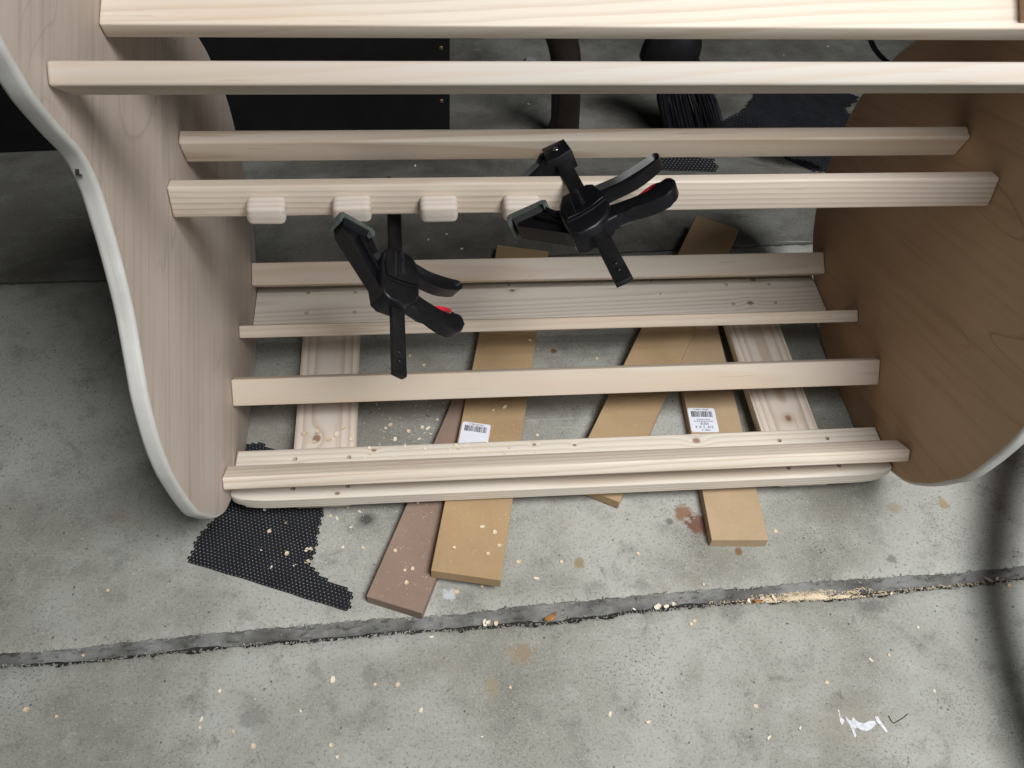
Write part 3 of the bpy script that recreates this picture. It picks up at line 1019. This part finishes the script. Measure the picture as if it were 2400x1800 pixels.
br = empty('push_broom', (.876, .83, 0))
tag(br, 'black upright broom with splayed bristles on the floor behind the bench', 'broom')
ax = Vector((-.105, -.02, .235)).normalized()
side = Vector((1, .12, .40)).normalized()
fb = frame((0, 0, 0), side, ax)
bm = bmesh.new()
rb = random.Random(5)
for i in range(260):
    s = rb.uniform(-1, 1); d = rb.uniform(-1, 1)
    top = Vector((-.088, -.016, .195)) + Vector((.040 * s, .014 * d, .012 * s))
    bot = Vector((.066 * s + rb.uniform(-.006, .006), .030 * d + rb.uniform(-.006, .006), .0012))
    midp = top.lerp(bot, .5) + Vector((.006 * s, .002 * d, 0))
    tube_bm([top, midp, bot], [.0013, .0012, .0009], 4, bm)
obj('bristles', bm, M['bristle'], br)
bm = bmesh.new()
bmesh.ops.create_uvsphere(bm, u_segments=24, v_segments=14, radius=1)
for vv in bm.verts:
    f = 1 if vv.co.z < 0 else (1 - .45 * vv.co.z)
    vv.co = Vector((vv.co.x * .062 * f, vv.co.y * .030 * f, vv.co.z * .070))
hd = obj('cap', bm, M['black'], br, smooth=True, matrix=Matrix.Translation((-.105, -.02, .225)) @ Matrix.Rotation(math.radians(-18), 4, 'Y'))
obj('handle', tube_bm([(-.12, -.022, .27), (-.20, -.02, .55), (-.30, .0, .95)], .012, 14), M['pipe'], br, smooth=True)

tag(obj('power_cord', tube_bm(catmull([(1.4250, 1.36, .004), (1.4164, 1.2762, .004), (1.4062, 1.2212, .004), (1.4034, 1.1758, .004), (1.4134, 1.1277, .004), (1.4450, 1.0702, .004), (1.52, 1.03, .004)], 6, closed=False), .0055, 8), M['black'], smooth=True),
    'thin black cord curving over the floor behind the brown side', 'cord')

hp = catmull([(1.00, -.98, .031), (1.014, -.80, .065), (1.030, -.60, .110), (1.048, -.49, .122), (1.061, -.415, .128), (1.081, -.328, .130), (1.114, -.252, .134),
              (1.180, -.145, .150), (1.27, -.03, .155), (1.41, .12, .10), (1.52, .26, .040)], 16, closed=False)
hose = obj('shadow_hose', tube_bm(hp, [.0285 + .0018 * (i % 2) + .010 * max(0, min(1, (i / len(hp) - .58) * 6)) for i in range(len(hp))], 18), M['black'], smooth=True)  # unseen hose, added and shaped to throw the curved shadow on the floor
tag(hose, 'unseen black ribbed hose added beside the brown side to cast a curved shadow', 'hose')

# ------------------------------------------------------------------ small debris
SHAV = [(-0.2271, -0.3393, 0), (-0.1893, -0.3502, 0), (-0.0144, -0.375, 0), (-0.0141, -0.3656, 0), (0.0269, -0.3825, 0), (0.0524, -0.4022, 0), (0.146, -0.4076, 0), (0.1543, -0.4219, 0), (0.3318, -0.4098, 0), (0.1992, -0.3345, 0), (0.2279, -0.3375, 0), (0.1448, -0.3248, 0), (0.2566, -0.3718, 0), (0.2728, -0.2748, 0), (0.3497, -0.2581, 0), (-0.1741, -0.2716, 0), (0.004, -0.3307, 0), (-0.1593, -0.1816, 0), (0.1068, -0.363, 0), (0.3715, -0.3501, 0), (0.3988, -0.1699, 0), (0.46, -0.174, 0), (0.421, -0.1972, 0), (0.5719, -0.1659, 0), (0.6257, -0.278, 0), (0.6314, -0.274, 0), (0.8588, -0.3437, 0), (0.9298, -0.3909, 0), (0.8864, -0.3388, 0), (0.4955, -0.393, 0), (0.5429, -0.4059, 0), (0.7356, -0.4269, 0), (0.6924, -0.4353, 0), (0.6858, -0.3947, 0), (0.7889, -0.3709, 0), (0.9416, -0.3023, 0), (0.7828, -0.1414, 0), (1.0998, -0.2486, 0), (0.274, 0.2041, 0), (0.1966, 0.1235, 0), (0.2183, 0.0819, 0), (0.211, 0.0755, 0), (0.2683, 0.0745, 0), (0.2769, 0.0725, 0), (0.2468, 0.068, 0), (0.2255, 0.0532, 0), (0.2625, 0.0523, 0), (0.2813, 0.0614, 0), (0.2921, 0.0878, 0), (0.251, 0.2258, 0), (0.4673, 0.233, 0), (0.5657, 0.2068, 0), (0.4477, 0.0503, 0), (0.3445, -0.205, 0), (0.3093, -0.2116, 0), (0.1415, -0.0853, 0), (0.1322, -0.0812, 0), (0.1621, -0.1007, 0), (0.1516, -0.1322, 0), (0.1798, -0.1358, 0), (0.1737, -0.0748, 0), (0.1563, -0.068, 0), (0.2894, 0.5161, 0), (0.3236, 0.5298, 0), (0.3507, 0.4883, 0), (0.2686, 0.7418, 0), (0.5226, 0.9602, 0), (1.2878, 1.2017, 0), (0.6566, -0.2201, 0), (0.9228, -0.2489, 0), (0.0932, 0.0381, 0.042), (0.1119, 0.0404, 0.042), (0.109, 0.0224, 0.042), (0.1302, 0.0253, 0.042), (0.1351, 0.0266, 0.042), (0.1405, 0.0351, 0.042), (0.1508, 0.0466, 0.042), (0.1629, 0.0238, 0.042), (0.1917, -0.0061, 0.061), (0.1918, -0.0153, 0.061), (0.1852, -0.0225, 0.061), (0.2274, -0.0231, 0.061), (0.2424, -0.0039, 0.061), (0.2715, -0.0115, 0.061), (0.3075, -0.0147, 0.061), (0.3178, -0.0067, 0.061), (0.3213, -0.0131, 0.061), (0.3316, -0.0082, 0.061), (0.3639, -0.005, 0.061), (0.3681, -0.0076, 0.061), (0.3801, -0.0081, 0.061), (0.3539, -0.0022, 0.061), (0.3953, -0.0158, 0.061), (0.3665, -0.0221, 0.061), (0.3876, -0.0247, 0.061), (0.3342, -0.0052, 0.061), (0.4524, 0.2287, 0.03), (0.3979, 0.0862, 0.03), (0.3793, 0.0794, 0.03), (0.3495, 0.0498, 0.03), (0.3489, -0.1309, 0.036), (0.3072, -0.1633, 0.036), (0.3537, -0.1745, 0.036), (0.3656, -0.1414, 0.036), (0.3705, -0.1628, 0.036), (0.2585, -0.0773, 0.019), (0.2263, -0.1532, 0.019), (0.2495, -0.1824, 0.019), (0.241, -0.2039, 0.019), (0.2389, -0.1844, 0.019), (0.0379, -0.0667, 0.002), (0.0693, -0.0898, 0.002), (0.0469, -0.1027, 0.002), (0.0381, -0.1311, 0.002), (0.1014, -0.1353, 0.002), (0.1073, -0.1349, 0.002), (0.1031, -0.1542, 0.002), (0.0864, -0.1586, 0.002), (0.0545, -0.1601, 0.002), (0.0746, -0.1399, 0.002)]


def shaving_mesh(k):
    rk = random.Random(100 + k)
    bm = bmesh.new()
    nu, nv = 6, 3
    curl = rk.uniform(.6, 2.4); tw = rk.uniform(-.5, .5)
    L = 1.0; wd = rk.uniform(.45, .85)
    vs = []
    R = L / curl
    for i in range(nu + 1):
        row = []
        a = curl * (i / nu - .5)
        wl = wd * (1 - .55 * abs(i / nu - .5) * 2 * rk.uniform(.4, 1.2))
        for j in range(nv + 1):
            b = (j / nv - .5) * wl + tw * (i / nu - .5) * .5 + rk.uniform(-.05, .05)
            row.append(bm.verts.new((R * math.sin(a), b, R * (1 - math.cos(a)) + .12 * abs(b))))
        vs.append(row)
    for i in range(nu):
        for j in range(nv):
            bm.faces.new((vs[i][j], vs[i + 1][j], vs[i + 1][j + 1], vs[i][j + 1]))
    zmin = min(v.co.z for v in bm.verts)
    ex = bmesh.ops.extrude_face_region(bm, geom=bm.faces[:])
    for e in ex['geom']:
        if isinstance(e, bmesh.types.BMVert):
            e.co.z += .05
    bmesh.ops.recalc_face_normals(bm, faces=bm.faces[:])
    me = bpy.data.meshes.new('wood_shaving')
    bm.to_mesh(me); bm.free()
    me.materials.append(M['shaving'] if k % 2 else M['shaving2'])
    for p in me.polygons:
        p.use_smooth = True
    me.set_sharp_from_angle(angle=math.radians(40))
    return me


SM = [shaving_mesh(k) for k in range(8)]
rs = random.Random(11)
WHERE = {0: ('pale wood shaving lying on the concrete floor', 'shavings on the floor'),
         .042: ('curled wood shaving on the bench\'s pine runner beside the pale side', 'shavings on the runner'),
         .061: ('small wood shaving on the bench\'s front base board', 'shavings on the base board'),
         .03: ('wood shaving on the golden mdf strip', 'shavings on the golden strip'),
         .036: ('wood shaving on the golden mdf strip', 'shavings on the golden strip'),
         .019: ('wood shaving on the reddish mdf strip', 'shavings on the reddish strip'),
         .002: ('wood shaving on the torn mesh mat', 'shavings on the mesh mat')}


def strip_z(root, x, y):
    n = root.matrix_world.to_3x3() @ Vector((0, 0, 1)); o = root.matrix_world.translation
    return o.z - (n.x * (x - o.x) + n.y * (y - o.y)) / n.z


bpy.context.view_layer.update()
for i, (x, y, h) in enumerate(SHAV):
    o = bpy.data.objects.new('wood_shaving', SM[rs.randrange(8)])
    col.objects.link(o)
    s = rs.uniform(.0045, .0085) * (1.25 if h in (.042,) else 1) * (.8 if h == .061 else 1)
    z = h
    if h in (.03, .036):
        z = strip_z(b2, x, y)
    if h == 0 and interp(JL, x) < y < interp(JU, x):
        z = -.002
    o.location = (x, y, z + .0003)
    o.rotation_euler = (rs.uniform(-.15, .15), rs.uniform(-.15, .15), rs.uniform(0, 6.28))
    o.scale = (s, s, s * rs.uniform(.6, 1.0))
    tag(o, WHERE[h][0], 'shaving', WHERE[h][1])

# fine sawdust: nobody could count it
bm = bmesh.new()


def speck(x, y, z, s):
    a = rs.uniform(0, 6.28); l = s * rs.uniform(.5, 2.2); w = s * rs.uniform(.3, .6)
    ux, uy = math.cos(a), math.sin(a)
    p = [bm.verts.new((x + ux * i * l - uy * j * w, y + uy * i * l + ux * j * w, z + k * s * .4)) for i, j, k in ((-.5, -.5, 0), (.5, -.5, .2), (.4, .5, .3), (-.5, .5, .1))]
    t = bm.verts.new((x, y, z + s * .55))
    for i in range(4):
        bm.faces.new((p[i], p[(i + 1) % 4], t))


for _ in range(520):                                   # floor, denser near the bench front
    x = rs.gauss(.38, .28); y = rs.gauss(-.12, .13)
    speck(x, y, .0002, rs.uniform(.0007, .0018))
for _ in range(160):
    speck(rs.gauss(.15, .035), rs.gauss(-.115, .05), .0003, rs.uniform(.0009, .0020))
for _ in range(170):
    speck(rs.gauss(.26, .05), rs.gauss(.07, .045), .0003, rs.uniform(.0009, .0022))
for _ in range(150):                                   # front base board
    speck(min(.95, max(.02, rs.gauss(.29, .11))), rs.uniform(-.028, -.002), FZ + .0002, rs.uniform(.0007, .0016))
for _ in range(70):
    speck(rs.uniform(.085, .165), rs.gauss(.03, .012), .0422, rs.uniform(.0007, .0016))
bpy.context.view_layer.update()
for (root, L, wdt, cnt) in ((b1, L1, w1, 150), (b2, L2, w2, 170), (b3, L3, w3, 14), (b4, L4, w4, 16)):
    for _ in range(cnt):
        q = root.matrix_world @ Vector((rs.uniform(-.49, .12) * L, rs.uniform(-.48, .48) * wdt, .0002))
        speck(q.x, q.y, q.z, rs.uniform(.0006, .0014))
for _ in range(60):                                    # far floor
    speck(rs.uniform(-.2, 1.2), rs.uniform(.38, 1.2), .0002, rs.uniform(.0010, .0024))
tag(obj('sawdust', bm, M['shaving2']), 'fine pale sawdust specks scattered over floor and boards', 'sawdust', kind='stuff')

# sawdust and grit packed into the floor joint
bm = bmesh.new()
rows = []
nx = 90
for i in range(nx + 1):
    xx = .690 + (.905 - .690) * i / nx
    a, b = interp(JL, xx), interp(JU, xx)
    env = max(0, math.sin(math.pi * min(1, i / nx))) ** .6 * (.75 + .5 * noise.noise(Vector((xx * 40, 2, 2))))
    r = []
    for j in range(9):
        f = j / 8
        wv = (.10 + .50 * env)
        h = -.0085 + .0072 * env * math.sin(math.pi * min(1, f * .8 + .15)) + .0016 * noise.noise(Vector((xx * 260, f * 9, 1)))
        if f in (0, 1):
            h -= .004
        r.append(bm.verts.new((xx, a + .001 + (b - a) * wv * f, h)))
    rows.append(r)
for A, B in zip(rows, rows[1:]):
    for j in range(8):
        bm.faces.new((A[j], B[j], B[j + 1], A[j + 1]))
tag(obj('sawdust_drift', bm, M['sawdust'], smooth=True), 'tan sawdust drift filling a stretch of the floor joint', 'sawdust', kind='stuff')
bm = bmesh.new()
for _ in range(900):
    x = rs.choice((rs.gauss(.83, .055), rs.uniform(.66, 1.1), rs.gauss(.79, .035)))
    a, b = interp(JL, x), interp(JU, x)
    f = rs.uniform(.06, .55 if .72 < x < .90 else .28)
    speck(x, a + (b - a) * f, -.0065 + .004 * min(1, f * 2), rs.uniform(.0015, .0034))
for _ in range(420):
    x = rs.uniform(-.32, 1.14)
    a, b = interp(JL, x), interp(JU, x)
    speck(x, a + (b - a) * rs.uniform(.05, .30), -.0075, rs.uniform(.0010, .0024))
tag(obj('joint_sawdust', bm, M['sawdust']), 'tan sawdust packed into the floor joint', 'sawdust', kind='stuff')
for (x, f, mt, s) in ((.585, .25, 0, .010), (.597, .22, 2, .009), (.609, .28, 4, .008), (.552, .25, 6, .006), (.735, .25, 2, .011), (.752, .30, 0, .010), (.715, .2, 4, .008), (1.075, .35, 2, .012), (1.088, .3, 6, .009), (.345, .35, 0, .010), (.36, .25, 3, .008)):
    a, b = interp(JL, x), interp(JU, x)
    o = bpy.data.objects.new('wood_shaving', SM[mt]); col.objects.link(o)
    o.location = (x, a + (b - a) * f, -.003); o.scale = (s, s, s * .8)
    o.rotation_euler = (rs.uniform(-.5, .5), rs.uniform(-.5, .5), rs.uniform(0, 6.28))
    tag(o, 'pale wood shaving caught in the floor joint', 'shaving', 'shavings in the floor joint')

bm = bmesh.new()
for _ in range(1500):
    x = rs.uniform(-.40, 1.16)
    a, b = interp(JL, x), interp(JU, x)
    f = rs.choice((rs.gauss(.03, .06), rs.gauss(.12, .08), rs.gauss(.97, .05)))
    y = a + (b - a) * f
    speck(x, y, .0001 if not 0 < f < 1 else -.0055 + .004 * abs(f - .2), rs.uniform(.0010, .0032))
tag(obj('joint_rubble', bm, M['concrete']), 'grey crumbs of concrete along the floor joint', 'rubble', kind='stuff')

# dry leaf bits, white paint smear, bent twig
for (x, y, rz, s, lb) in ((.4341, -.2571, .5, .019, 'curled orange dry leaf in the floor joint below the golden strip'),
                          (.727, -.2500, -.1, .013, 'flat brown dry leaf flake in the sawdust of the floor joint')):
    bm = bmesh.new()
    pts = [(-1, 0), (-.5, .28), (0, .34), (.5, .2), (1, .05), (.5, -.22), (0, -.3), (-.5, -.2)]
    vs = [bm.verts.new((px * s * .6, py * s * .7, s * .38 * px * px)) for px, py in pts]
    bm.faces.new(vs)
    e = bmesh.ops.extrude_face_region(bm, geom=bm.faces[:])
    for q in e['geom']:
        if isinstance(q, bmesh.types.BMVert):
            q.co.z += .0005
    o = obj('dry_leaf', bm, M['leaf'], matrix=Matrix.Translation((x, y, -.001)) @ Matrix.Rotation(rz, 4, 'Z'))
    tag(o, lb, 'leaf')

PAINT = ([(0.7917, -0.4055), (0.7922, -0.4111), (0.7902, -0.4208), (0.7912, -0.4263), (0.7963, -0.4212), (0.7951, -0.4179), (0.7925, -0.4155), (0.794, -0.4073)],
         [(0.7995, -0.4149), (0.7991, -0.4214), (0.8018, -0.427), (0.8021, -0.4379), (0.8027, -0.4427), (0.8058, -0.4403), (0.8059, -0.4317), (0.8107, -0.4309), (0.8152, -0.4344), (0.8204, -0.4359), (0.828, -0.4337), (0.8356, -0.4282), (0.836, -0.4239), (0.8281, -0.4234), (0.8203, -0.4261), (0.8132, -0.4235), (0.8085, -0.4171), (0.8058, -0.4219), (0.8028, -0.4206)],
         [(0.8378, -0.4185), (0.8382, -0.424), (0.8423, -0.4319), (0.8463, -0.4398), (0.8482, -0.4377), (0.846, -0.4311), (0.8431, -0.4233), (0.8423, -0.4188)])
bm = bmesh.new()
for poly in PAINT:
    prism_bm(poly, .0001, .0006, bm=bm)
tag(obj('paint_smear', bm, M['whitepaint']), 'white paint smear dried on the concrete floor', 'paint')
TW = [(0.8562, -0.4186), (0.8573, -0.4253), (0.8594, -0.4287), (0.866, -0.4264), (0.8757, -0.4221), (0.8824, -0.4182)]
tag(obj('grass_stem', tube_bm([(x, y, .0012) for x, y in TW], .00045, 6), M['greystem'], smooth=True),
    'thin dark bent stem beside the white paint smear', 'stem')
